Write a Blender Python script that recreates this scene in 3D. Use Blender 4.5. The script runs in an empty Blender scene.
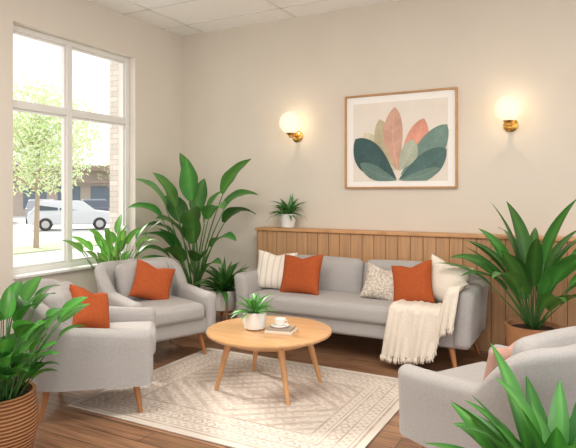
import bpy, math, random
from mathutils import Vector, Matrix, Euler
R=math.radians
sc=bpy.context.scene
sc.view_settings.view_transform='Standard'
sc.view_settings.look='None'

def lin(c):
    o=[]
    for v in c[:3]:
        v=v/255.0
        o.append(v/12.92 if v<=0.04045 else ((v+0.055)/1.055)**2.4)
    return (o[0],o[1],o[2],1)

# ---------------- materials ----------------
def newmat(name):
    m=bpy.data.materials.new(name); m.use_nodes=True
    nt=m.node_tree; b=nt.nodes['Principled BSDF']
    return m,nt,b
def mat(name,col,rough=0.6,metal=0,var=0.0,vscale=6,bump=0.0,bscale=200,spec=0.5,stretch=None,sheen=0):
    m,nt,b=newmat(name)
    c=lin(col); b.inputs['Base Color'].default_value=c
    b.inputs['Roughness'].default_value=rough; b.inputs['Metallic'].default_value=metal
    b.inputs['Specular IOR Level'].default_value=spec
    if sheen: b.inputs['Sheen Weight'].default_value=sheen
    if var>0 or bump>0:
        tc=nt.nodes.new('ShaderNodeTexCoord'); mp=nt.nodes.new('ShaderNodeMapping')
        nt.links.new(tc.outputs['Object'],mp.inputs['Vector'])
        if stretch: mp.inputs['Scale'].default_value=stretch
    if var>0:
        n=nt.nodes.new('ShaderNodeTexNoise'); n.inputs['Scale'].default_value=vscale; n.inputs['Detail'].default_value=5
        nt.links.new(mp.outputs[0],n.inputs['Vector'])
        r=nt.nodes.new('ShaderNodeValToRGB')
        r.color_ramp.elements[0].position=.3; r.color_ramp.elements[1].position=.7
        r.color_ramp.elements[0].color=[x*(1-var) for x in c[:3]]+[1]
        r.color_ramp.elements[1].color=[min(1,x*(1+var)) for x in c[:3]]+[1]
        nt.links.new(n.outputs['Fac'],r.inputs['Fac']); nt.links.new(r.outputs['Color'],b.inputs['Base Color'])
    if bump>0:
        n2=nt.nodes.new('ShaderNodeTexNoise'); n2.inputs['Scale'].default_value=bscale; n2.inputs['Detail'].default_value=3
        nt.links.new(mp.outputs[0],n2.inputs['Vector'])
        bp=nt.nodes.new('ShaderNodeBump'); bp.inputs['Strength'].default_value=bump; bp.inputs['Distance'].default_value=.004
        nt.links.new(n2.outputs['Fac'],bp.inputs['Height']); nt.links.new(bp.outputs[0],b.inputs['Normal'])
    return m
M_wall=mat('wall_paint',(218,209,195),.9,var=.02,vscale=2,bump=.15,bscale=150,spec=.2)
M_wallL=mat('wall_paint_window_side',(222,214,202),.9,var=.02,vscale=2,bump=.15,bscale=150,spec=.2)
M_ceil=mat('ceiling_tile',(246,245,243),.95,var=.02,vscale=40,bump=.2,bscale=120,spec=.1)
M_grid=mat('ceiling_grid_metal',(226,224,220),.6)
M_white=mat('white_trim',(232,230,226),.45)
M_gray=mat('gray_upholstery',(177,173,170),.95,var=.07,vscale=90,bump=.7,bscale=380,spec=.15,sheen=.08)
M_oak=mat('oak_wood',(200,150,102),.42,var=.16,vscale=7,stretch=(1,1,.12))
M_oakT=mat('oak_tabletop',(204,158,110),.30,var=.14,vscale=7,stretch=(.25,3,1))
M_wain=mat('oak_panel',(188,145,104),.55,var=.16,vscale=12,stretch=(3,3,.15))
M_leg=mat('walnut_leg',(172,114,68),.4,var=.12,vscale=10,stretch=(1,1,.2))
M_orange=mat('rust_fabric',(172,86,48),.92,var=.07,vscale=40,bump=.6,bscale=350,spec=.12)
M_cream=mat('cream_fabric',(230,220,205),.95,var=.03,vscale=30,bump=.6,bscale=200,spec=.1)
M_throw=mat('woven_throw_fabric',(228,218,203),.95,var=.08,vscale=120,bump=.9,bscale=120,spec=.1)
M_pot=mat('white_ceramic',(240,238,234),.3)
M_soil=mat('soil',(60,42,30),.95,var=.3,vscale=60,bump=.8,bscale=80)
M_brass=mat('brass',(214,166,84),.22,metal=1)
M_terra=mat('tan_pot',(180,128,88),.7,var=.1,vscale=10)
M_frame=mat('oak_frame',(184,140,92),.45,var=.1,vscale=20)

def striped(name,c1,c2,scale,axis='X',bump=.4,thr=(.45,.6),dist=.6):
    m,nt,b=newmat(name)
    tc=nt.nodes.new('ShaderNodeTexCoord'); w=nt.nodes.new('ShaderNodeTexWave')
    w.bands_direction=axis; w.inputs['Scale'].default_value=scale; w.inputs['Distortion'].default_value=dist
    nt.links.new(tc.outputs['Object'],w.inputs['Vector'])
    r=nt.nodes.new('ShaderNodeValToRGB'); r.color_ramp.elements[0].position=thr[0]; r.color_ramp.elements[1].position=thr[1]
    r.color_ramp.elements[0].color=lin(c1); r.color_ramp.elements[1].color=lin(c2)
    nt.links.new(w.outputs['Fac'],r.inputs['Fac']); nt.links.new(r.outputs[0],b.inputs['Base Color'])
    bp=nt.nodes.new('ShaderNodeBump'); bp.inputs['Strength'].default_value=bump; bp.inputs['Distance'].default_value=.006
    nt.links.new(w.outputs['Fac'],bp.inputs['Height']); nt.links.new(bp.outputs[0],b.inputs['Normal'])
    b.inputs['Roughness'].default_value=.9
    return m
M_stripe=striped('striped_cream_fabric',(212,199,182),(231,223,211),5,'X',.2,(.08,.2),.2)
M_basket=striped('woven_basket',(118,76,46),(176,124,80),17,'Z',1.0,(.2,.7))
def knit():
    m,nt,b=newmat('knit_fabric')
    tc=nt.nodes.new('ShaderNodeTexCoord'); v=nt.nodes.new('ShaderNodeTexVoronoi'); v.inputs['Scale'].default_value=55
    nt.links.new(tc.outputs['Object'],v.inputs['Vector'])
    r=nt.nodes.new('ShaderNodeValToRGB'); r.color_ramp.elements[0].color=lin((220,210,197)); r.color_ramp.elements[1].color=lin((176,164,150))
    r.color_ramp.elements[0].position=.2; r.color_ramp.elements[1].position=.8
    nt.links.new(v.outputs['Distance'],r.inputs['Fac']); nt.links.new(r.outputs[0],b.inputs['Base Color'])
    bp=nt.nodes.new('ShaderNodeBump'); bp.inputs['Strength'].default_value=.9; bp.inputs['Distance'].default_value=.006; bp.invert=True
    nt.links.new(v.outputs['Distance'],bp.inputs['Height']); nt.links.new(bp.outputs[0],b.inputs['Normal'])
    b.inputs['Roughness'].default_value=.95
    return m
M_knit=knit()

def leafmat():
    m,nt,b=newmat('plant_leaf')
    a=nt.nodes.new('ShaderNodeAttribute'); a.attribute_name='Col'
    tc=nt.nodes.new('ShaderNodeTexCoord'); n=nt.nodes.new('ShaderNodeTexNoise'); n.inputs['Scale'].default_value=9
    nt.links.new(tc.outputs['Object'],n.inputs['Vector'])
    mr=nt.nodes.new('ShaderNodeMapRange'); mr.inputs['To Min'].default_value=.75; mr.inputs['To Max'].default_value=1.25
    nt.links.new(n.outputs['Fac'],mr.inputs['Value'])
    mx=nt.nodes.new('ShaderNodeVectorMath'); mx.operation='SCALE'
    nt.links.new(a.outputs['Color'],mx.inputs[0]); nt.links.new(mr.outputs[0],mx.inputs['Scale'])
    nt.links.new(mx.outputs[0],b.inputs['Base Color'])
    b.inputs['Roughness'].default_value=.38
    t=nt.nodes.new('ShaderNodeBsdfTranslucent'); nt.links.new(mx.outputs[0],t.inputs['Color'])
    ms=nt.nodes.new('ShaderNodeMixShader'); ms.inputs[0].default_value=.22
    nt.links.new(b.outputs[0],ms.inputs[1]); nt.links.new(t.outputs[0],ms.inputs[2])
    nt.links.new(ms.outputs[0],nt.nodes['Material Output'].inputs['Surface'])
    return m
M_leaf=leafmat()

def floormat():
    m,nt,b=newmat('wood_floor')
    tc=nt.nodes.new('ShaderNodeTexCoord')
    br=nt.nodes.new('ShaderNodeTexBrick'); br.offset=.37
    br.inputs['Scale'].default_value=1; br.inputs['Brick Width'].default_value=1.3; br.inputs['Row Height'].default_value=.15
    br.inputs['Mortar Size'].default_value=.0026; br.inputs['Mortar'].default_value=lin((64,46,34))
    br.inputs['Color1'].default_value=lin((152,114,86)); br.inputs['Color2'].default_value=lin((118,86,64))
    nt.links.new(tc.outputs['Object'],br.inputs['Vector'])
    mp=nt.nodes.new('ShaderNodeMapping'); mp.inputs['Scale'].default_value=(1.2,20,1)
    nt.links.new(tc.outputs['Object'],mp.inputs['Vector'])
    n=nt.nodes.new('ShaderNodeTexNoise'); n.inputs['Scale'].default_value=2.0; n.inputs['Detail'].default_value=9; n.inputs['Distortion'].default_value=.4
    nt.links.new(mp.outputs[0],n.inputs['Vector'])
    mr=nt.nodes.new('ShaderNodeMapRange'); mr.inputs['From Min'].default_value=.35; mr.inputs['From Max'].default_value=.65
    mr.inputs['To Min'].default_value=.65; mr.inputs['To Max'].default_value=1.35
    nt.links.new(n.outputs['Fac'],mr.inputs['Value'])
    mx=nt.nodes.new('ShaderNodeVectorMath'); mx.operation='SCALE'
    nt.links.new(br.outputs['Color'],mx.inputs[0]); nt.links.new(mr.outputs[0],mx.inputs['Scale'])
    nt.links.new(mx.outputs[0],b.inputs['Base Color'])
    b.inputs['Roughness'].default_value=.28
    return m
M_floor=floormat()

def rugmat(hx,hy):
    m,nt,b=newmat('rug_pattern')
    N=nt.nodes; L=nt.links
    tc=N.new('ShaderNodeTexCoord'); sp=N.new('ShaderNodeSeparateXYZ'); L.new(tc.outputs['Object'],sp.inputs[0])
    def math_(op,a,bb=None,c=None):
        n=N.new('ShaderNodeMath'); n.operation=op
        for i,v in enumerate((a,bb,c)):
            if v is None: continue
            if isinstance(v,(int,float)): n.inputs[i].default_value=v
            else: L.new(v,n.inputs[i])
        return n.outputs[0]
    ax=math_('ABSOLUTE',sp.outputs[0]); ay=math_('ABSOLUTE',sp.outputs[1])
    ex=math_('SUBTRACT',hx,ax); ey=math_('SUBTRACT',hy,ay)
    ed=math_('MINIMUM',ex,ey)
    inb=math_('LESS_THAN',ed,.34)
    def band(a,b_): return math_('MULTIPLY',math_('GREATER_THAN',ed,a),math_('LESS_THAN',ed,b_))
    lines=band(.045,.06)
    for (a,b_) in ((.075,.083),(.150,.162),(.235,.247),(.262,.270),(.322,.338)): lines=math_('MAXIMUM',lines,band(a,b_))
    cx=math_('SINE',math_('MULTIPLY',sp.outputs[0],2*math.pi/.055)); cy=math_('SINE',math_('MULTIPLY',sp.outputs[1],2*math.pi/.055))
    chk=math_('GREATER_THAN',math_('MULTIPLY',cx,cy),.15)
    tx=math_('PINGPONG',sp.outputs[0],.045); ty=math_('PINGPONG',sp.outputs[1],.045)
    dsum=math_('ADD',tx,ty)
    dia=math_('GREATER_THAN',math_('SINE',math_('MULTIPLY',dsum,2*math.pi/.045)),.25)
    border=math_('MAXIMUM',math_('MULTIPLY',math_('MULTIPLY',dia,.8),band(.165,.232)),math_('MULTIPLY',math_('MULTIPLY',chk,.7),math_('MAXIMUM',band(.088,.145),band(.275,.318))))
    border=math_('MAXIMUM',border,lines)
    outb=math_('SUBTRACT',1,inb)
    dm=math_('ADD',ax,math_('MULTIPLY',ay,1.35))
    rings=math_('GREATER_THAN',math_('SINE',math_('MULTIPLY',dm,2*math.pi/.15)),.35)
    lat=math_('GREATER_THAN',math_('SINE',math_('MULTIPLY',math_('ADD',math_('PINGPONG',sp.outputs[0],.06),math_('PINGPONG',sp.outputs[1],.06)),2*math.pi/.06)),.3)
    cen=math_('MULTIPLY',math_('MAXIMUM',math_('MULTIPLY',rings,.7),math_('MULTIPLY',lat,.5)),outb)
    pat=math_('MAXIMUM',border,cen)
    n=N.new('ShaderNodeTexNoise'); n.inputs['Scale'].default_value=6; n.inputs['Detail'].default_value=10; n.inputs['Roughness'].default_value=.8
    L.new(tc.outputs['Object'],n.inputs['Vector'])
    fade=N.new('ShaderNodeMapRange'); fade.inputs['From Min'].default_value=.35; fade.inputs['From Max'].default_value=.62
    fade.inputs['To Min'].default_value=.15; fade.inputs['To Max'].default_value=.75
    L.new(n.outputs['Fac'],fade.inputs['Value'])
    f=math_('MULTIPLY',pat,fade.outputs[0])
    mix=N.new('ShaderNodeMix'); mix.data_type='RGBA'
    mix.inputs['A'].default_value=lin((213,203,192)); mix.inputs['B'].default_value=lin((142,118,104))
    L.new(f,mix.inputs['Factor']); L.new(mix.outputs['Result'],b.inputs['Base Color'])
    b.inputs['Roughness'].default_value=.95; b.inputs['Specular IOR Level'].default_value=.1
    n2=N.new('ShaderNodeTexNoise'); n2.inputs['Scale'].default_value=180; L.new(tc.outputs['Object'],n2.inputs['Vector'])
    bp=N.new('ShaderNodeBump'); bp.inputs['Strength'].default_value=.5; bp.inputs['Distance'].default_value=.004
    L.new(n2.outputs['Fac'],bp.inputs['Height']); L.new(bp.outputs[0],b.inputs['Normal'])
    return m

# ---------------- mesh helpers ----------------
def mk(name,verts,faces,mats,parent=None,midx=None,cols=None,smooth=True,loc=(0,0,0),rot=(0,0,0),sharp=40):
    me=bpy.data.meshes.new(name); me.from_pydata([tuple(v) for v in verts],[],faces)
    if not isinstance(mats,(list,tuple)): mats=[mats]
    for m in mats: me.materials.append(m)
    if midx: me.polygons.foreach_set('material_index',midx)
    if cols:
        a=me.attributes.new('Col','FLOAT_COLOR','POINT')
        flat=[]
        for c in cols: flat+=[c[0],c[1],c[2],1]
        a.data.foreach_set('color',flat)
    me.validate(); me.update()
    if smooth:
        me.shade_smooth()
        if sharp: me.set_sharp_from_angle(angle=R(sharp))
    o=bpy.data.objects.new(name,me); sc.collection.objects.link(o)
    o.location=loc; o.rotation_euler=rot
    if parent: o.parent=parent
    return o
def empty(name,loc=(0,0,0),rz=0):
    o=bpy.data.objects.new(name,None); sc.collection.objects.link(o)
    o.location=loc; o.rotation_euler=(0,0,rz); o.empty_display_size=.1
    return o
class G:
    def __init__(s): s.v=[];s.f=[];s.m=[];s.c=[]
    def add(s,vs,fs,mi=0,col=(1,1,1)):
        k=len(s.v); s.v+= [Vector(v) for v in vs]; s.f+=[tuple(i+k for i in f) for f in fs]; s.m+=[mi]*len(fs)
        s.c+= col if isinstance(col,list) else [col]*len(vs)
    def box(s,lo,hi,mi=0,col=(1,1,1)):
        x0,y0,z0=lo;x1,y1,z1=hi
        s.add([(x0,y0,z0),(x1,y0,z0),(x1,y1,z0),(x0,y1,z0),(x0,y0,z1),(x1,y0,z1),(x1,y1,z1),(x0,y1,z1)],
              [(0,3,2,1),(4,5,6,7),(0,1,5,4),(1,2,6,5),(2,3,7,6),(3,0,4,7)],mi,col)
    def obj(s,name,mats,parent=None,cols=False,**k):
        return mk(name,s.v,s.f,mats,parent,s.m,s.c if cols else None,**k)
def bevel(o,w,seg=2):
    b=o.modifiers.new('bevel','BEVEL'); b.width=w; b.segments=seg; b.limit_method='ANGLE'; b.angle_limit=R(40)
    return o
def lathe(g,prof,n=36,c=(0,0,0),mi=0,col=(1,1,1)):
    vs=[];fs=[]
    for r,z in prof:
        for i in range(n):
            a=2*math.pi*i/n; vs.append((c[0]+r*math.cos(a),c[1]+r*math.sin(a),c[2]+z))
    for j in range(len(prof)-1):
        for i in range(n):
            a=j*n+i;b=j*n+(i+1)%n
            fs.append((a,b,b+n,a+n))
    fs.append(tuple(range(n-1,-1,-1))); k=(len(prof)-1)*n; fs.append(tuple(range(k,k+n)))
    g.add(vs,fs,mi,col)
def tube(g,pts,rads,n=8,mi=0,col=(1,1,1)):
    vs=[];fs=[]
    pts=[Vector(p) for p in pts]
    for i,p in enumerate(pts):
        d=(pts[min(i+1,len(pts)-1)]-pts[max(i-1,0)]).normalized()
        a=d.cross(Vector((0,0,1)))
        if a.length<1e-3: a=Vector((1,0,0))
        a.normalize(); b=d.cross(a)
        r=rads[i] if isinstance(rads,(list,tuple)) else rads
        for k in range(n):
            t=2*math.pi*k/n; vs.append(p+a*r*math.cos(t)+b*r*math.sin(t))
    for j in range(len(pts)-1):
        for i in range(n):
            a=j*n+i;b=j*n+(i+1)%n; fs.append((a,a+n,b+n,b))
    fs.append(tuple(range(n))); k=(len(pts)-1)*n; fs.append(tuple(range(k+n-1,k-1,-1)))
    g.add(vs,fs,mi,col)
def sphere(g,c,r,mi=0,col=(1,1,1),n=28,sz=1):
    prof=[]
    for i in range(1,n//2):
        a=-math.pi/2+math.pi*i/(n//2); prof.append((r*math.cos(a),r*math.sin(a)*sz))
    prof=[(r*.02,-r*sz)]+prof+[(r*.02,r*sz)]
    lathe(g,prof,n,c,mi,col)
def soft(hx,hy,hz,r,puff=(0,0,0),c=(0,0,0),flare=None,m=6):
    H=(hx,hy,hz)
    def samp(h):
        rr=min(r,h*.999)
        e=[h-rr+rr*math.tan(math.pi/4*k/4) for k in range(5)]
        core=h-rr
        mid=[-core+2*core*k/m for k in range(m+1)] if core>1e-4 else [0]
        return sorted(set([round(x,6) for x in [-x for x in e]+mid+e]))
    S=[samp(h) for h in H]
    vs=[];idx={};fs=[]
    def vert(q):
        key=tuple(round(x,5) for x in q)
        if key in idx: return idx[key]
        inner=Vector([max(-(H[k]-min(r,H[k]*.999)),min(H[k]-min(r,H[k]*.999),q[k])) for k in range(3)])
        d=Vector(q)-inner; d.normalize()
        p=inner+d*r
        u=[q[k]/H[k] for k in range(3)]
        for k in range(3):
            a,b=(k+1)%3,(k+2)%3
            p[k]+=puff[k]*u[k]*(1-u[a]**2)*(1-u[b]**2)
        if flare: p=flare(p)
        idx[key]=len(vs); vs.append(p+Vector(c)); return idx[key]
    for k in range(3):
        a,b=(k+1)%3,(k+2)%3
        for sg in (-1,1):
            for i in range(len(S[a])-1):
                for j in range(len(S[b])-1):
                    q=[]
                    for (ii,jj) in ((i,j),(i+1,j),(i+1,j+1),(i,j+1)):
                        p=[0,0,0]; p[k]=sg*H[k]; p[a]=S[a][ii]; p[b]=S[b][jj]; q.append(vert(p))
                    if sg<0: q.reverse()
                    if len(set(q))==4: fs.append(tuple(q))
    return vs,fs
def softobj(name,h,loc,r,mat_,parent,puff=(0,0,0),rot=(0,0,0),flare=None):
    v,f=soft(*h,r,puff,flare=flare)
    return mk(name,v,f,mat_,parent,loc=loc,rot=rot,sharp=0)
def leg(g,top,bot,r0,r1,mi=0):
    tube(g,[top,bot],[r0,r1],12,mi)
def pillow(name,w,h,t,loc,rot,m,parent=None,seed=0):
    rnd=random.Random(seed); n=22; vs=[];fs=[]
    ph=rnd.random()*6
    for side in (-1,1):
        for j in range(n+1):
            for i in range(n+1):
                u=-1+2*i/n; v=-1+2*j/n
                u=math.sin(u*math.pi/2);v=math.sin(v*math.pi/2)
                x=w/2*u*(1-.10*(1-v*v)); z=h/2*v*(1-.10*(1-u*u))
                th=t/2*((max(0,1-u**4))**.6)*((max(0,1-v**4))**.6)
                th*=1+.10*math.sin(3*u+ph)*math.cos(2.5*v+ph)
                z-=.025*max(0,v)*math.exp(-(u*3)**2)
                vs.append((x,side*(th+.003),z))
    m1=(n+1)*(n+1)
    for j in range(n):
        for i in range(n):
            a=j*(n+1)+i; q=(a,a+1,a+n+2,a+n+1)
            fs.append(q); fs.append(tuple(m1+k for k in reversed(q)))
    bd=[i for i in range(n+1)]+[j*(n+1)+n for j in range(1,n+1)]+[n*(n+1)+i for i in range(n-1,-1,-1)]+[j*(n+1) for j in range(n-1,0,-1)]
    for k in range(len(bd)):
        a=bd[k];b=bd[(k+1)%len(bd)]; fs.append((a,m1+a,m1+b,b))
    return mk(name,vs,fs,m,parent,loc=loc,rot=rot,sharp=0)

# ---------------- room ----------------
CH=3.3
g=G(); g.box((-.0,-7.5,-.1),(7.5,0.2,0)); g.obj('floor',M_floor,smooth=False)
g=G(); g.box((-.2,0,0),(7.5,.2,CH)); g.obj('wall_back',M_wall,smooth=False)
WY0,WY1,WZ0,WZ1=-2.255,-.78,.66,2.88
g=G()
g.box((-.25,-7.5,0),(0,WY0,CH)); g.box((-.25,WY1,0),(0,0,CH)); g.box((-.25,WY0,0),(0,WY1,WZ0)); g.box((-.25,WY0,WZ1),(0,WY1,CH))
g.obj('wall_left',M_wallL,smooth=False)
g=G(); g.box((-.25,-7.5,CH),(7.5,.2,CH+.1)); g.obj('ceiling',M_ceil,smooth=False)
g=G()
x=.35
while x<7.4: g.box((x-.012,-7.4,CH-.006),(x+.012,-.001,CH)); x+=1.22
y=-.35
while y>-7.4: g.box((.001,y-.012,CH-.006),(7.4,y+.012,CH)); y-=.61
g.obj('trim_ceiling_grid',M_grid,smooth=False)
g=G(); g.box((.0,-.016,0),(1.18,0,.11)); bevel(g.obj('baseboard_back',M_white,smooth=False),.004)
g=G(); g.box((0,-7.5,0),(.016,-.016,.11)); bevel(g.obj('baseboard_left',M_white,smooth=False),.004)

# window
M_glass,nt,b=newmat('window_glass')
tr=nt.nodes.new('ShaderNodeBsdfTransparent'); gl=nt.nodes.new('ShaderNodeBsdfGlossy'); gl.inputs['Roughness'].default_value=.02
ms=nt.nodes.new('ShaderNodeMixShader'); ms.inputs[0].default_value=.04
nt.links.new(tr.outputs[0],ms.inputs[1]); nt.links.new(gl.outputs[0],ms.inputs[2]); nt.links.new(ms.outputs[0],nt.nodes['Material Output'].inputs['Surface'])
W=empty('window_1')
g=G(); fx0,fx1=-.17,-.09
g.box((fx0,WY0,WZ0),(fx1,WY0+.05,WZ1)); g.box((fx0,WY1-.05,WZ0),(fx1,WY1,WZ1))
g.box((fx0,WY0+.05,WZ0),(fx1,WY1-.05,WZ0+.07)); g.box((fx0,WY0+.05,WZ1-.05),(fx1,WY1-.05,WZ1))
my=-1.58
g.box((fx0,my-.03,WZ0+.07),(fx1,my+.03,WZ1-.05))
for a,b_ in ((WY0+.05,my-.03),(my+.03,WY1-.05)):
    g.box((fx0,a,2.15),(fx1,b_,2.205))
    for z0,z1 in ((WZ0+.07,2.15),(2.205,WZ1-.05)):
        g.box((-.15,a,z0),(-.11,a+.02,z1)); g.box((-.15,b_-.02,z0),(-.11,b_,z1))
        g.box((-.15,a+.02,z0),(-.11,b_-.02,z0+.02)); g.box((-.15,a+.02,z1-.02),(-.11,b_-.02,z1))
bevel(g.obj('frame',M_white,W,smooth=False),.004)
g=G(); g.box((-.09,WY0+.001,WZ0),(.05,WY1-.001,WZ0+.025)); bevel(g.obj('sill',M_white,W,smooth=False),.005)
g=G(); g.add([(-.13,WY0+.03,WZ0+.03),(-.13,WY1-.03,WZ0+.03),(-.13,WY1-.03,WZ1-.03),(-.13,WY0+.03,WZ1-.03)],[(0,1,2,3)]); g.obj('glass',M_glass,W,smooth=False)

# wainscot half wall
Wn=empty('wood_panel_half_wall')
g=G(); g.box((1.21,-.185,0),(6.6,-.001,1.0)); g.obj('core',mat('groove_dark',(112,76,48),.8),Wn,smooth=False)
g=G(); x=1.2
while x<6.58:
    g.box((x+.002,-.2,.0),(x+.118,-.185,.995)); x+=.12
bevel(g.obj('planks',M_wain,Wn,smooth=False),.0035)
g=G(); g.box((1.192,-.198,0),(1.2,-.001,.997)); g.obj('end_panel',M_wain,Wn,smooth=False)
g=G(); g.box((1.18,-.222,.998),(6.62,-.001,1.028)); bevel(g.obj('cap',M_oak,Wn,smooth=False),.005)

# added ceiling panels out of view, fill light for the room
M_panel,nt,b=newmat('added_panel_glow'); b.inputs['Emission Color'].default_value=(1,.95,.88,1); b.inputs['Emission Strength'].default_value=2.0
for (lx,ly) in ((3.4,-2.79),(1.95,-4.0),(4.6,-4.6)):
    P=empty('added_fill_panel',(lx,ly,CH-.012))
    g=G(); g.box((-.58,-.28,-.006),(.58,.28,.003)); g.obj('diffuser',M_panel,P,smooth=False)
    g=G()
    g.box((-.6,-.3,-.01),(.6,-.28,.004)); g.box((-.6,.28,-.01),(.6,.3,.004)); g.box((-.6,-.28,-.01),(-.58,.28,.004)); g.box((.58,-.28,-.01),(.6,.28,.004))
    g.obj('frame',M_white,P,smooth=False)
    L=bpy.data.lights.new('added_panel_fill','AREA'); L.shape='RECTANGLE'; L.size=1.1; L.size_y=.5; L.energy=40; L.color=(1,.94,.86)
    o=bpy.data.objects.new('added_panel_fill',L); sc.collection.objects.link(o); o.parent=P; o.location=(0,0,-.02)

# ---------------- wall art ----------------
A=empty('framed_leaf_print',(2.712,-.001,1.9175))
hw,hh,t=.564,.4725,.018
g=G()
g.box((-hw,-.035,-hh),(-hw+t,0,hh)); g.box((hw-t,-.035,-hh),(hw,0,hh)); g.box((-hw+t,-.035,-hh),(hw-t,0,-hh+t)); g.box((-hw+t,-.035,hh-t),(hw-t,0,hh))
bevel(g.obj('frame',M_frame,A,smooth=False),.003)
g=G(); g.box((-hw+t,-.012,-hh+t),(hw-t,-.002,hh-t)); g.obj('mat_board',mat('mat_board',(244,241,236),.8),A,smooth=False)
g=G(); g.box((-.475,-.0145,-.40),(.475,-.012,.385)); g.obj('print_paper',mat('print_paper',(230,221,209),.9,var=.03,vscale=5),A,smooth=False)
arts=[((-.02,-.30),(-.36,.09),.21,(206,197,170)),((-.0,-.3),(-.2,.22),.19,(188,176,146)),((0,-.3),(.25,.20),.22,(218,154,134)),
((0,-.3),(-.04,.33),.20,(204,162,142)),((.02,-.34),(.47,.13),.25,(116,142,132)),((.0,-.3),(.15,.0),.17,(178,184,164)),
((-.02,-.385),(-.455,.03),.30,(66,92,92)),((.0,-.385),(.465,-.10),.24,(84,112,108)),((-.02,-.39),(-.40,-.22),.14,(104,130,122)),((.02,-.39),(.40,-.28),.11,(112,138,128))]
for k,(b0,t0,w,c) in enumerate(arts):
    b0=Vector(b0);t0=Vector(t0);d=t0-b0;n=Vector((-d.y,d.x)).normalized()
    N=18;yy=-.0150-.0006*k
    prof=lambda s:(math.sin(math.pi*s**1.35)**.7) if 0<s<1 else .003
    bendf=lambda s:n*(.06*math.sin(math.pi*s)*d.length*(1 if t0.x<0 else -1))
    g=G(); vs=[]
    for i in range(N+1):
        s=i/N; wd=w/2*prof(s); p=b0+d*s+bendf(s)
        for sg in (-1,1):
            q=p+n*wd*sg; vs.append((q.x,yy,max(-.398,q.y)))
    g.add(vs,[(2*i,2*i+1,2*i+3,2*i+2) for i in range(N)])
    vs=[]
    for i in range(N+1):
        s=i/N; p=b0+d*s+bendf(s)
        for sg in (-1,1):
            q=p+n*sg*.0026*(1-s*.6); vs.append((q.x,yy-.0003,q.y))
    g.add(vs,[(2*i,2*i+1,2*i+3,2*i+2) for i in range(N)],1)
    for i in range(3,N-2,2):
        s=i/N; p=b0+d*s+bendf(s); wd=w/2*prof(s)
        for sg in (-1,1):
            e=p+n*sg*wd*.8+d*.10; u=d.normalized()*.0016
            g.add([(p.x-u.x,yy-.0003,p.y-u.y),(p.x+u.x,yy-.0003,p.y+u.y),(e.x,yy-.0003,max(-.398,e.y))],[(0,1,2)],1)
    c2=tuple(min(255,x+26) for x in c)
    g.obj('printed_leaf_%d'%k,[mat('print_ink_%d'%k,c,.9,var=.14,vscale=8),mat('print_vein_%d'%k,c2,.9)],A,smooth=False)

# ---------------- sconces ----------------
M_globe,nt,b=newmat('frosted_globe')
em=nt.nodes.new('ShaderNodeEmission'); em.inputs['Color'].default_value=(1,.86,.60,1)
lw=nt.nodes.new('ShaderNodeLayerWeight'); lw.inputs['Blend'].default_value=.35
mr=nt.nodes.new('ShaderNodeMapRange'); mr.inputs['To Min'].default_value=1.45; mr.inputs['To Max'].default_value=.9
nt.links.new(lw.outputs['Facing'],mr.inputs['Value']); nt.links.new(mr.outputs[0],em.inputs['Strength'])
tr=nt.nodes.new('ShaderNodeBsdfTransparent'); ms=nt.nodes.new('ShaderNodeMixShader'); ms.inputs[0].default_value=.12
nt.links.new(em.outputs[0],ms.inputs[1]); nt.links.new(tr.outputs[0],ms.inputs[2]); nt.links.new(ms.outputs[0],nt.nodes['Material Output'].inputs['Surface'])
for sx in (1.59,3.74):
    S=empty('wall_sconce',(sx,0,2.01))
    g=G()
    vs=G(); lathe(vs,[(.062,0),(.062,.012),(.05,.02),(.02,.024),(.02,.03)],32)
    rotm=Matrix.Rotation(R(90),3,'X')
    vs.v=[rotm@v for v in vs.v]; g.add(vs.v,vs.f)
    tube(g,[(0,-.02,0),(0,-.10,0),(0,-.15,.006),(0,-.17,.02)],[.014,.013,.012,.012],12)
    lathe(g,[(.012,-.01),(.035,.004),(.048,.02),(.05,.034),(.045,.036)],28,(0,-.17,.0))
    sphere(g,(0,-.17,-.012),.018)
    g.obj('brass_mount',M_brass,S)
    g=G(); sphere(g,(0,-.17,.130),.120,n=32); g.obj('glass_globe',M_globe,S)
    L=bpy.data.lights.new('bulb','POINT'); L.energy=14; L.color=(1,.74,.46); L.shadow_soft_size=0.0
    o=bpy.data.objects.new('bulb',L); sc.collection.objects.link(o); o.parent=S; o.location=(0,-.17,.130)

# ---------------- sofa ----------------
S=empty('sofa',(2.51,-.63,0))
softobj('base_frame',(1.0,.365,.075),(0,-.0,.275),.03,M_gray,S)
softobj('seat_cushion',(.925,.325,.078),(0,-.075,.40),.045,M_gray,S,(0,.01,.014))
softobj('back_frame',(1.03,.075,.265),(0,.315,.46),.05,M_gray,S)
for sx in (-1,1):
    softobj('back_cushion_%d'%(1 if sx<0 else 2),(.458,.085,.185),(sx*.464,.19,.595),.07,M_gray,S,(.005,.035,.012),(R(-11),0,0))
    def fl(p,sx=sx):
        k=(p.z+.22)/.44
        p.x+=sx*.035*k*k; p.z+=.035*max(0,(p.y+.1))*k
        return p
    softobj('arm_%d'%(1 if sx<0 else 2),(.07,.385,.225),(sx*.99,.0,.425),.05,M_gray,S,(.01,0,0),flare=fl)
g=G()
for sx in (-1,1):
    leg(g,(sx*.90,-.30,.215),(sx*.95,-.335,0),.026,.014); leg(g,(sx*.93,.28,.215),(sx*1.0,.34,0),.026,.014)
g.obj('legs',M_leg,S)
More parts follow.
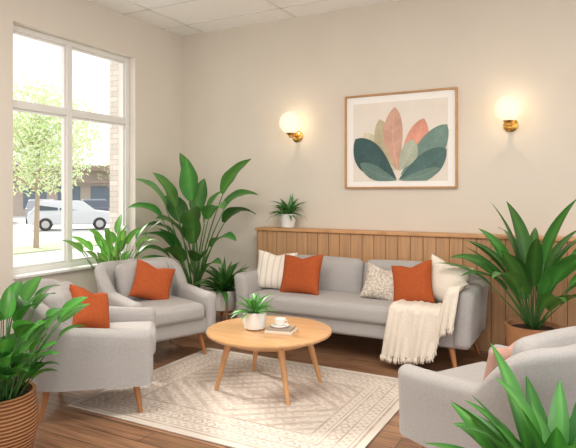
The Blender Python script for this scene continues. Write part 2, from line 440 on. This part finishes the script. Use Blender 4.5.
pl=[('striped_throw_pillow',.41,.38,.13,(1.70,-.69,.655),(-18,2,8),M_stripe,1),
('rust_throw_pillow',.42,.38,.14,(2.02,-.77,.65),(-20,-3,-4),M_orange,2),
('knit_throw_pillow',.34,.31,.12,(2.79,-.73,.62),(-24,9,6),M_knit,3),
('rust_throw_pillow',.37,.36,.13,(3.06,-.77,.645),(-20,-12,-6),M_orange,4),
('cream_throw_pillow',.38,.37,.13,(3.305,-.68,.665),(-18,14,-14),M_cream,5)]
for (n,w,h,t,l,r,m,s) in pl: pillow(n,w,h,t,l,tuple(R(a) for a in r),m,seed=s)

def blanket():
    g=G(); NU=50;NV=44; vs=[]
    seatz=.50; yf=-1.045
    def sm(a,b,x):
        t=max(0,min(1,(x-a)/(b-a))); return t*t*(3-2*t)
    for j in range(NV+1):
        for i in range(NU+1):
            u=i/NU; v=j/NV
            x=3.0+.53*u
            topl=.27-.08*math.sin(u*2.2)
            drop=.40-.12*u+.04*math.sin(u*3)
            Lt=topl+drop; s=v*Lt
            hz=seatz+.175*sm(3.38,3.45,x)
            fold=.020*math.sin(u*25+2*v)+.014*math.sin(u*43+1-3*v)
            if s<topl-.03:
                y=yf+(topl-s); z=hz+.004+.5*abs(fold)
            elif s<topl+.03:
                a=(s-topl+.03)/.06*math.pi/2
                y=yf+.03-.03*math.sin(a)- .3*fold*math.sin(a); z=hz-.03+.03*math.cos(a)+.004
            else:
                k=(s-topl-.03)/drop
                y=yf-.02*k-abs(fold)*(.5+.9*k); z=hz-.03-(s-topl-.03)
            x-=.12*(v)*(1-.35*u)*0.9
            vs.append((x,y-.006,z))
    fs=[]
    for j in range(NV):
        for i in range(NU):
            a=j*(NU+1)+i; fs.append((a,a+1,a+NU+2,a+NU+1))
    g.add(vs,fs)
    for i in range(0,NU+1):
        p=Vector(vs[NV*(NU+1)+i])
        tube(g,[p+Vector((0,0,.004)),p+Vector((.003*math.sin(i*5),-.003,-.02)),p+Vector((.006*math.sin(i*3),-.002,-.04))],[.0035,.003,.0025],5)
    o=g.obj('throw_blanket',M_throw,sharp=0)
    s=o.modifiers.new('thick','SOLIDIFY'); s.thickness=.006
blanket()

# ---------------- armchairs ----------------
def armchair(loc,ang):
    C=empty('armchair',loc,R(ang))
    w,xf,xb,rc=.335,.33,-.33,.16
    path=[]
    N1=18
    for i in range(N1+1):
        t=i/N1; path.append((xf+(xb+rc-xf)*t,-w,0,-1))
    for i in range(1,13):
        a=math.pi/2*i/12; path.append((xb+rc-rc*math.sin(a),-w+rc-rc*math.cos(a),-math.sin(a),-math.cos(a)))
    for i in range(1,9):
        t=i/8; path.append((xb,-w+rc+(2*w-2*rc)*t,-1,0))
    path+= [(x,-y,nx,-ny) for (x,y,nx,ny) in reversed(path[:N1+13])][1:]
    def sm(a,b,x):
        t=max(0,min(1,(x-a)/(b-a))); return t*t*(3-2*t)
    rings=[]
    zb=.20
    def section(x,y,nx,ny,ts=1.0,dz=0.0):
        k=sm(0,1,(-.10-x)/.22)
        h=.545+.03*sm(0,1,(xf-x)/.5)+.215*k-dz
        th=.055*ts
        rr=.048*max(ts,.15)
        out=[]
        def pt(o,z):
            q=(z-zb)/.6
            oo=o+(.03+.08*k)*q*q
            return (x+nx*oo,y+ny*oo,z)
        zz=zb+dz*.6
        for m in range(6): out.append(pt(th*(.92+.08*m/5),zz+(h-rr-zz)*m/5))
        for m in range(1,8):
            a=math.pi*m/8; out.append(pt(th*math.cos(a),h-rr+rr*math.sin(a)))
        for m in range(6): out.append(pt(-th,h-rr-(h-rr-zz)*m/5))
        return out
    x0,y0,nx0,ny0=path[0]
    for a in (90,68,45,22):
        rings.append(section(x0+.045*math.sin(R(a)),y0,nx0,ny0,max(.25,math.cos(R(a))),.045*(1-math.cos(R(a)))))
    for p in path: rings.append(section(*p))
    x0,y0,nx0,ny0=path[-1]
    for a in (22,45,68,90):
        rings.append(section(x0+.045*math.sin(R(a)),y0,nx0,ny0,max(.25,math.cos(R(a))),.045*(1-math.cos(R(a)))))
    n=len(rings[0]); vs=[v for r in rings for v in r]; fs=[]
    for j in range(len(rings)-1):
        for i in range(n):
            a=j*n+i;b=j*n+(i+1)%n; fs.append((a,b,b+n,a+n))
    fs.append(tuple(range(n-1,-1,-1))); k=(len(rings)-1)*n; fs.append(tuple(range(k,k+n)))
    mk('shell',vs,fs,M_gray,C,sharp=50)
    softobj('seat_base',(.325,.30,.07),(.02,0,.275),.03,M_gray,C)
    softobj('seat_cushion',(.315,.272,.07),(.06,0,.395),.045,M_gray,C,(.012,.0,.018))
    softobj('back_cushion',(.07,.25,.18),(-.225,0,.60),.06,M_gray,C,(.03,.0,.01),(0,R(-10),0))
    g=G()
    for sx in (-1,1):
        for sy in (-1,1):
            leg(g,(sx*.26,sy*.27,.215),(sx*.30,sy*.31,0),.024,.012)
    g.obj('legs',M_leg,C)
    return C
def chair_pillow(name,C,off,lean,roll,yaw,m,w=.38,h=.35,seed=7):
    a=C.rotation_euler.z
    base=Matrix.Translation(C.location)@Matrix.Rotation(a,4,'Z')@Matrix.Translation(Vector(off))@Matrix.Rotation(R(90)+R(yaw),4,'Z')@Matrix.Rotation(R(lean),4,'X')@Matrix.Rotation(R(roll),4,'Y')
    o=pillow(name,w,h,.13,(0,0,0),(0,0,0),m,seed=seed)
    o.matrix_world=base
    return o
CA=armchair((1.06,-1.65,0),-20)
CB=armchair((1.43,-2.65,0),40)
CC=armchair((4.02,-2.50,0),150)
M_blush=mat('blush_fabric',(196,154,138),.9,bump=.4,bscale=300)
chair_pillow('rust_throw_pillow',CA,(-.04,-.01,.625),-22,20,-8,M_orange,seed=11,w=.36,h=.34)
chair_pillow('rust_throw_pillow',CB,(-.05,.0,.615),-26,22,-36,M_orange,seed=12,w=.32,h=.30)
chair_pillow('blush_throw_pillow',CC,(-.05,.06,.58),-22,8,0,M_blush,seed=13,w=.30,h=.28)

# ---------------- rug ----------------
rx0,rx1,ry0,ry1=1.34,3.28,-2.82,-1.28
hx,hy=(rx1-rx0)/2,(ry1-ry0)/2
g=G(); g.box((-hx,-hy,0),(hx,hy,.009)); o=g.obj('area_rug',rugmat(hx,hy),smooth=False,loc=((rx0+rx1)/2,(ry0+ry1)/2,0.001)); bevel(o,.003)

# ---------------- coffee table ----------------
T=empty('coffee_table',(2.33,-1.89,.01))
g=G(); lathe(g,[(.40,.378),(.43,.381),(.446,.390),(.450,.400),(.447,.409),(.43,.412)],72); g.obj('top',M_oakT,T)
g=G(); lathe(g,[(.30,.335),(.31,.335),(.31,.380),(.30,.380)],48); g.obj('apron',M_oak,T)
g=G()
for sx in (-1,1):
    for sy in (-1,1): leg(g,(sx*.20,sy*.20,.38),(sx*.29,sy*.25,0),.026,.014)
g.obj('legs',M_oak,T)

# ---------------- plants ----------------
def gcol(rnd,base,v=.35):
    k=1+rnd.uniform(-v,v); h=rnd.uniform(-.15,.25)
    return (base[0]*k*(1+h),base[1]*k,base[2]*k)
def leaf(g,base,az,el,L,W,droop,fold=.25,n=9,roll=0,col=(.05,.2,.03),pw=.75,wav=0,mi=0):
    p=Vector(base);vs=[];cs=[]
    for i in range(n+1):
        t=i/n
        d=Vector((math.cos(el)*math.cos(az),math.cos(el)*math.sin(az),math.sin(el)))
        side=Vector((-math.sin(az),math.cos(az),0)); up=Vector((-math.sin(el)*math.cos(az),-math.sin(el)*math.sin(az),math.cos(el)))
        s2=side*math.cos(roll)+up*math.sin(roll); u2=up*math.cos(roll)-side*math.sin(roll)
        w=W/2*(max(0,math.sin(math.pi*min(1,(t*.96+.04)**pw)))**.85)
        if i==n: w=.0008
        wv=wav*math.sin(t*14)*w
        for k in (-1,-.55,0,.55,1):
            vs.append(p+s2*w*k+u2*(fold*w*abs(k)**1.3+ (wv if abs(k)==1 else 0)*k))
            f=1.5 if k==0 else (1.0 if abs(k)<.9 else .9)
            cs.append((col[0]*f*(1.15 if k==0 else 1),col[1]*f,col[2]*f))
        p=p+d*(L/n); el-=droop/n
    fs=[]
    for i in range(n):
        for k in range(4):
            a=i*5+k; fs.append((a,a+1,a+6,a+5))
    g.add(vs,fs,mi,cs)
def stalk(g,base,az,el,sl,bend,r,col,n=6):
    p=Vector(base);pts=[p.copy()]
    for i in range(n):
        d=Vector((math.cos(el)*math.cos(az),math.cos(el)*math.sin(az),math.sin(el))); p=p+d*sl/n; pts.append(p.copy()); el-=bend/n
    tube(g,pts,[r*(1-.5*i/n) for i in range(n+1)],6,0,col)
    return p,el
def clampy(g,ymax,xmin=None):
    for v in g.v:
        if v.y>ymax-.06: v.y=ymax-.06+.055*(1-math.exp(-(v.y-ymax+.06)/.055))
        if xmin is not None and v.x<xmin+.06: v.x=xmin+.06-.055*(1-math.exp(-(xmin+.06-v.x)/.055))
GR=(.06,.21,.04)
def big_plant():
    P=empty('bird_of_paradise_plant',(.72,-.66,0)); rnd=random.Random(5)
    g=G(); lathe(g,[(.14,0),(.17,.02),(.21,.30),(.215,.33),(.19,.33),(.185,.29)],40); g.obj('pot',M_terra,P)
    g=G(); lathe(g,[(.184,.285),(.18,.30),(.02,.305)],24); g.obj('soil',M_soil,P)
    g=G()
    spec=[
     (170,86,1.12,8,.48,.22,22,0),(205,79,1.00,12,.46,.23,55,.4),(20,82,1.14,16,.48,.23,35,-.3),
     (35,81,.98,20,.44,.23,85,.3),(5,76,.88,22,.42,.22,90,-.2),(-30,77,.92,20,.42,.22,90,.2),(225,77,.88,20,.42,.22,80,-.3),(200,74,.72,20,.38,.20,85,.2),
     (-60,78,.78,18,.44,.22,65,.5),(-100,78,.70,18,.42,.22,65,-.4),(-10,71,.64,20,.38,.20,85,.2),(250,72,.62,18,.40,.21,70,.1),
     (-45,66,.50,18,.38,.19,70,0),(210,67,.5,18,.35,.18,80,.3),(-75,86,1.04,6,.46,.21,18,.9),(-130,83,.98,10,.44,.21,35,-.7),
     (95,84,.9,8,.42,.2,20,.2),(-90,70,.45,15,.36,.18,60,.3),(-20,62,.38,14,.33,.17,65,.3),(230,62,.40,14,.32,.16,60,-.2),(-5,84,.80,10,.42,.21,40,.8),(180,80,.82,10,.40,.21,50,-.9),(-60,84,.60,10,.40,.2,35,.4),(-120,80,.5,10,.36,.18,45,.2)]
    for (az,el,sl,be,L,W,dr,ro) in spec:
        c=gcol(rnd,GR,.35); b=(rnd.uniform(-.05,.05),rnd.uniform(-.05,.05),.29)
        p,e=stalk(g,b,R(az),R(el),sl,R(be),.011,(.10,.24,.06))
        leaf(g,p,R(az),e,L,W,R(dr),.3,12,ro,c,.8,.05)
    clampy(g,.64,-.70)
    g.obj('foliage',M_leaf,P,cols=True,sharp=0)
big_plant()
def rosette(name,loc,potprof,potmat,soil_r,soil_z,n,el,L,W,droop,seed,stem=(0,0),spread=.04,col=GR,stemr=.004,extra=None,n2=8,fold=.25,bend=25,pw=.75,wall=0,ymax=None,xmin=None):
    P=empty(name,loc); rnd=random.Random(seed)
    g=G(); lathe(g,potprof,40); g.obj('pot',potmat,P)
    g=G(); lathe(g,[(soil_r,soil_z-.01),(soil_r*.98,soil_z),(.01,soil_z+.004)],24); g.obj('soil',M_soil,P)
    if extra: extra(P)
    g=G()
    for i in range(n):
        az=i*2.39996+rnd.uniform(-.2,.2)
        f=(i+.5)/n
        e=el[0]+(el[1]-el[0])*f+rnd.uniform(-7,7)
        e=R(e+(88-e)*wall*max(0,math.sin(az)))
        l=rnd.uniform(*L); w=rnd.uniform(*W)
        b=Vector((math.cos(az)*spread*rnd.random(),math.sin(az)*spread*rnd.random(),soil_z))
        if stem[1]>0:
            sl=rnd.uniform(*stem)
            b,e=stalk(g,b,az,e,sl,R(rnd.uniform(.5,1.3)*bend),stemr,(.08,.2,.05),5)
        leaf(g,b,az,e,l,w,R(rnd.uniform(*droop)),fold,n2,rnd.uniform(-.5,.5),gcol(rnd,col,.35),pw)
    if ymax is not None: clampy(g,ymax,xmin)
    g.obj('foliage',M_leaf,P,cols=True,sharp=0)
    return P
def stand(P):
    g=G()
    for k in range(4):
        a=R(45+90*k); leg(g,(.13*math.cos(a),.13*math.sin(a),.40),(.15*math.cos(a),.15*math.sin(a),-.0),.013,.009)
    g.box((-.1,-.012,.19),(.1,.012,.21)); g.box((-.012,-.1,.19),(.012,.1,.21))
    g.obj('stand',M_leg,P)
rosette('potted_fern',(1.10,-.68,0),[(.09,.21),(.115,.23),(.13,.40),(.132,.42),(.115,.42),(.11,.39)],M_pot,.108,.395,76,(88,24),(.24,.40),(.04,.065),(40,90),21,col=(.06,.2,.04),extra=stand,n2=7,spread=.06,wall=.4,ymax=.44)
rosette('small_potted_fern',(1.53,-.115,1.028),[(.055,0),(.07,.01),(.092,.13),(.094,.15),(.084,.15),(.08,.13)],M_pot,.079,.13,64,(88,10),(.15,.28),(.022,.036),(40,100),22,col=(.06,.22,.05),n2=6,spread=.04,wall=.9,ymax=.112)
rosette('potted_window_plant',(.33,-1.40,0),[(.12,0),(.14,.02),(.17,.38),(.175,.40),(.155,.40),(.15,.37)],M_pot,.148,.375,40,(88,62),(.17,.26),(.06,.095),(30,80),23,stem=(.32,.64),col=(.13,.36,.06),spread=.08,bend=14,ymax=.9,xmin=-.31)
rosette('potted_leafy_plant',(1.63,-3.52,0),[(.13,0),(.17,.03),(.20,.16),(.20,.26),(.185,.34),(.19,.36),(.17,.36),(.165,.32)],M_basket,.163,.325,100,(88,55),(.14,.20),(.08,.12),(30,90),24,stem=(.08,.50),col=(.065,.29,.04),spread=.13,stemr=.005,bend=16)
rosette('dracaena_plant',(3.98,-.70,0),[(.13,0),(.16,.02),(.20,.30),(.205,.37),(.21,.39),(.185,.39),(.18,.35)],M_terra,.178,.355,32,(88,44),(.42,.62),(.10,.145),(25,75),25,stem=(.20,.54),col=(.05,.20,.035),spread=.05,stemr=.008,bend=12,n2=12,pw=.7,wall=.8,ymax=.46)
rosette('peace_lily_plant',(4.27,-3.38,0),[(.12,0),(.15,.02),(.18,.30),(.185,.33),(.165,.33),(.16,.30)],M_terra,.158,.30,46,(88,50),(.28,.38),(.07,.105),(20,65),26,stem=(.10,.25),col=(.05,.23,.035),spread=.08,stemr=.006,bend=12,n2=10,pw=.7)
rosette('small_potted_plant',(2.24,-1.94,.422),[(.06,0),(.078,.012),(.085,.06),(.082,.115),(.084,.125),(.072,.125),(.07,.11)],M_pot,.069,.11,26,(86,25),(.10,.18),(.03,.045),(15,60),27,stem=(.02,.05),col=(.07,.27,.05),spread=.03,stemr=.003,n2=7)

# table items
K=empty('book_stack',(2.45,-1.93,.422),R(12))
g=G(); g.box((-.10,-.075,0),(.10,.075,.02)); bevel(g.obj('book_1',mat('book_cream',(222,208,190),.7),K,smooth=False),.003)
g=G(); g.box((-.09,-.062,.02),(.088,.064,.038)); bevel(g.obj('book_2',mat('book_gray',(160,146,132),.7),K,smooth=False),.003)
C=empty('coffee_cup',(2.44,-1.93,.4605))
g=G(); lathe(g,[(.045,0),(.062,.004),(.066,.010),(.05,.009)],28); g.obj('saucer',M_pot,C)
g=G(); lathe(g,[(.022,.008),(.036,.02),(.041,.050),(.042,.055),(.038,.055),(.034,.045),(.01,.04)],28)
pts=[(.037,0,.046),(.056,0,.048),(.063,0,.034),(.053,0,.022),(.035,0,.02)]
tube(g,pts,.004,6); g.obj('cup',M_pot,C)

# ---------------- exterior: daylight overexposure put into pale colours ----------------
GZ=-.6
M_pave=mat('pavement',(210,209,207),.9,var=.05,vscale=1)
g=G(); g.box((-90,-60,GZ-.2),(-.26,90,GZ)); g.obj('ground_outside',M_pave,smooth=False)
g=G(); g.box((-14,-10,GZ),(-12,40,GZ+.05)); g.obj('ground_lawn_strip',mat('lawn',(186,194,160),.95,var=.1,vscale=3),smooth=False)
M_brick,nt,b=newmat('pale_brick'); br=nt.nodes.new('ShaderNodeTexBrick'); tc=nt.nodes.new('ShaderNodeTexCoord')
mp=nt.nodes.new('ShaderNodeMapping'); mp.inputs['Rotation'].default_value=(R(90),0,0); nt.links.new(tc.outputs['Object'],mp.inputs[0]); nt.links.new(mp.outputs[0],br.inputs['Vector'])
br.inputs['Scale'].default_value=1; br.inputs['Brick Width'].default_value=.22; br.inputs['Row Height'].default_value=.075; br.inputs['Mortar Size'].default_value=.006
br.inputs['Color1'].default_value=lin((210,203,194)); br.inputs['Color2'].default_value=lin((192,183,172)); br.inputs['Mortar'].default_value=lin((178,170,162))
nt.links.new(br.outputs['Color'],b.inputs['Base Color']); b.inputs['Roughness'].default_value=.9
g=G(); g.box((-1.70,.5,GZ),(-.9,1.3,3.8)); g.box((-1.75,.45,GZ),(-.85,1.35,GZ+.3)); g.obj('brick_column',M_brick,smooth=False)
def car(loc,ang,colr):
    C=empty('car',loc,R(ang))
    prof=[(-2.2,.35),(-2.25,.7),(-2.2,.98),(-2.05,1.05),(-1.75,1.5),(-1.5,1.58),(.3,1.58),(.55,1.52),(1.15,1.06),(1.95,.95),(2.2,.8),(2.25,.45),(2.15,.32)]
    n=len(prof); g=G(); ww=.9
    vs=[(x,-ww+(.13 if z>1.2 else 0),z) for x,z in prof]+[(x,ww-(.13 if z>1.2 else 0),z) for x,z in prof]
    fs=[tuple(range(n)),tuple(range(2*n-1,n-1,-1))]+[(i,i+n,(i+1)%n+n,(i+1)%n) for i in range(n)]
    g.add(vs,fs); bevel(g.obj('body',mat('car_paint',colr,.3),C,smooth=False),.05,3)
    g=G()
    for sy in (-1,1):
        for pts in ([(-1.75,1.08),(-1.58,1.46),(-.75,1.48),(-.75,1.08)],[(-.66,1.08),(-.66,1.48),(.25,1.48),(.25,1.08)],[(.33,1.08),(.33,1.47),(.5,1.44),(.98,1.08)]):
            vs=[(x,sy*(ww-.0 - .13*max(0,(z-1.0)/.3) *.75+.012),z) for x,z in pts]; g.add(vs,[(0,1,2,3)])
    g.obj('windows',mat('car_glass',(70,80,88),.1),C,smooth=False)
    g=G()
    for x in (-1.35,1.35):
        for sy in (-1,1): tube(g,[(x,sy*.7,.34),(x,sy*.93,.34)],.34,20)
    g.obj('wheels',mat('tire',(50,50,52),.7),C)
    g=G()
    for x in (-1.35,1.35):
        for sy in (-1,1): tube(g,[(x,sy*.92,.34),(x,sy*.95,.34)],.2,16)
    g.obj('hubs',mat('hub',(180,180,184),.3,metal=.8),C)
car((-20.6,16.2,GZ),49,(200,203,208)); car((-30.5,18.2,GZ),139,(120,132,150)); car((-28.4,20.4,GZ),139,(150,154,160)); car((-26.2,22.8,GZ),139,(84,92,104)); car((-24.0,25.2,GZ),139,(170,174,180))
B=empty('storefront_building',(-37,30,GZ),R(49))
g=G(); g.box((-30,0,0),(30,8,4.0)); g.obj('walls',mat('stucco',(190,178,166),.9),B,smooth=False)
g=G(); g.box((-30.5,-.8,4.0),(30.5,8.5,4.5)); g.box((-30,-1.5,2.9),(30,0,3.1)); g.obj('roof_edge',mat('roof_brown',(150,132,120),.8),B,smooth=False)
g=G(); x=-29
while x<29: g.box((x,-.05,.6),(x+1.9,0,2.6)); x+=2.8
g.obj('windows',mat('storefront_glass',(110,124,138),.2),B,smooth=False)
def tree(loc,h,r,seed,cnt):
    rnd=random.Random(seed); P=empty('tree',loc)
    g=G(); tube(g,[(0,0,0),(.05,.03,h*.4),(0,.1,h*.8)],[.11,.08,.04],8)
    for k in range(9):
        a=rnd.uniform(0,6.28); z=h*rnd.uniform(.35,.7); tube(g,[(0,.05,z),(r*.4*math.cos(a),r*.4*math.sin(a),z+.5),(r*.8*math.cos(a),r*.8*math.sin(a),z+1.2)],[.04,.022,.01],5)
    g.obj('trunk',mat('bark',(176,156,138),.9),P)
    g=G()
    for k in range(cnt):
        d=Vector((rnd.gauss(0,1),rnd.gauss(0,1),rnd.gauss(0,1))).normalized()*(rnd.random()**.45)
        c=Vector((d.x*r,d.y*r,h*.68+d.z*h*.36))
        leaf(g,c,rnd.uniform(0,6.28),rnd.uniform(-1,1),.19,.10,.5,.2,2,rnd.uniform(-1,1),(rnd.uniform(.54,.64),rnd.uniform(.64,.76),rnd.uniform(.38,.50)))
    g.obj('canopy',M_leaf,P,cols=True)
tree((-13,8.0,GZ+.05),5.8,2.2,1,5200); tree((-14,3.0,GZ+.05),5.2,1.9,2,3000); tree((-33.5,32.5,GZ),6.8,2.2,3,1200)

# ---------------- world and sun ----------------
w=bpy.data.worlds.new('sky'); sc.world=w; w.use_nodes=True
bg=w.node_tree.nodes['Background']; bg.inputs['Color'].default_value=(1,.99,.985,1); bg.inputs['Strength'].default_value=1.68
L=bpy.data.lights.new('sun','SUN'); L.energy=4.6; L.angle=R(12); L.color=(1,.95,.87)
o=bpy.data.objects.new('sun',L); sc.collection.objects.link(o); o.location=(-6,2,8)
o.rotation_euler=Vector((1,-.28,-.72)).to_track_quat('-Z','Y').to_euler()

# ---------------- camera ----------------
cd=bpy.data.cameras.new('camera'); cam=bpy.data.objects.new('camera',cd); sc.collection.objects.link(cam)
cam.location=(4.36,-5.39,1.4); cam.rotation_euler=(R(90),0,R(28.2)); cd.lens=35.1; cd.sensor_width=36; cd.shift_y=-.0538
cd.clip_start=.05; cd.clip_end=300
sc.camera=cam
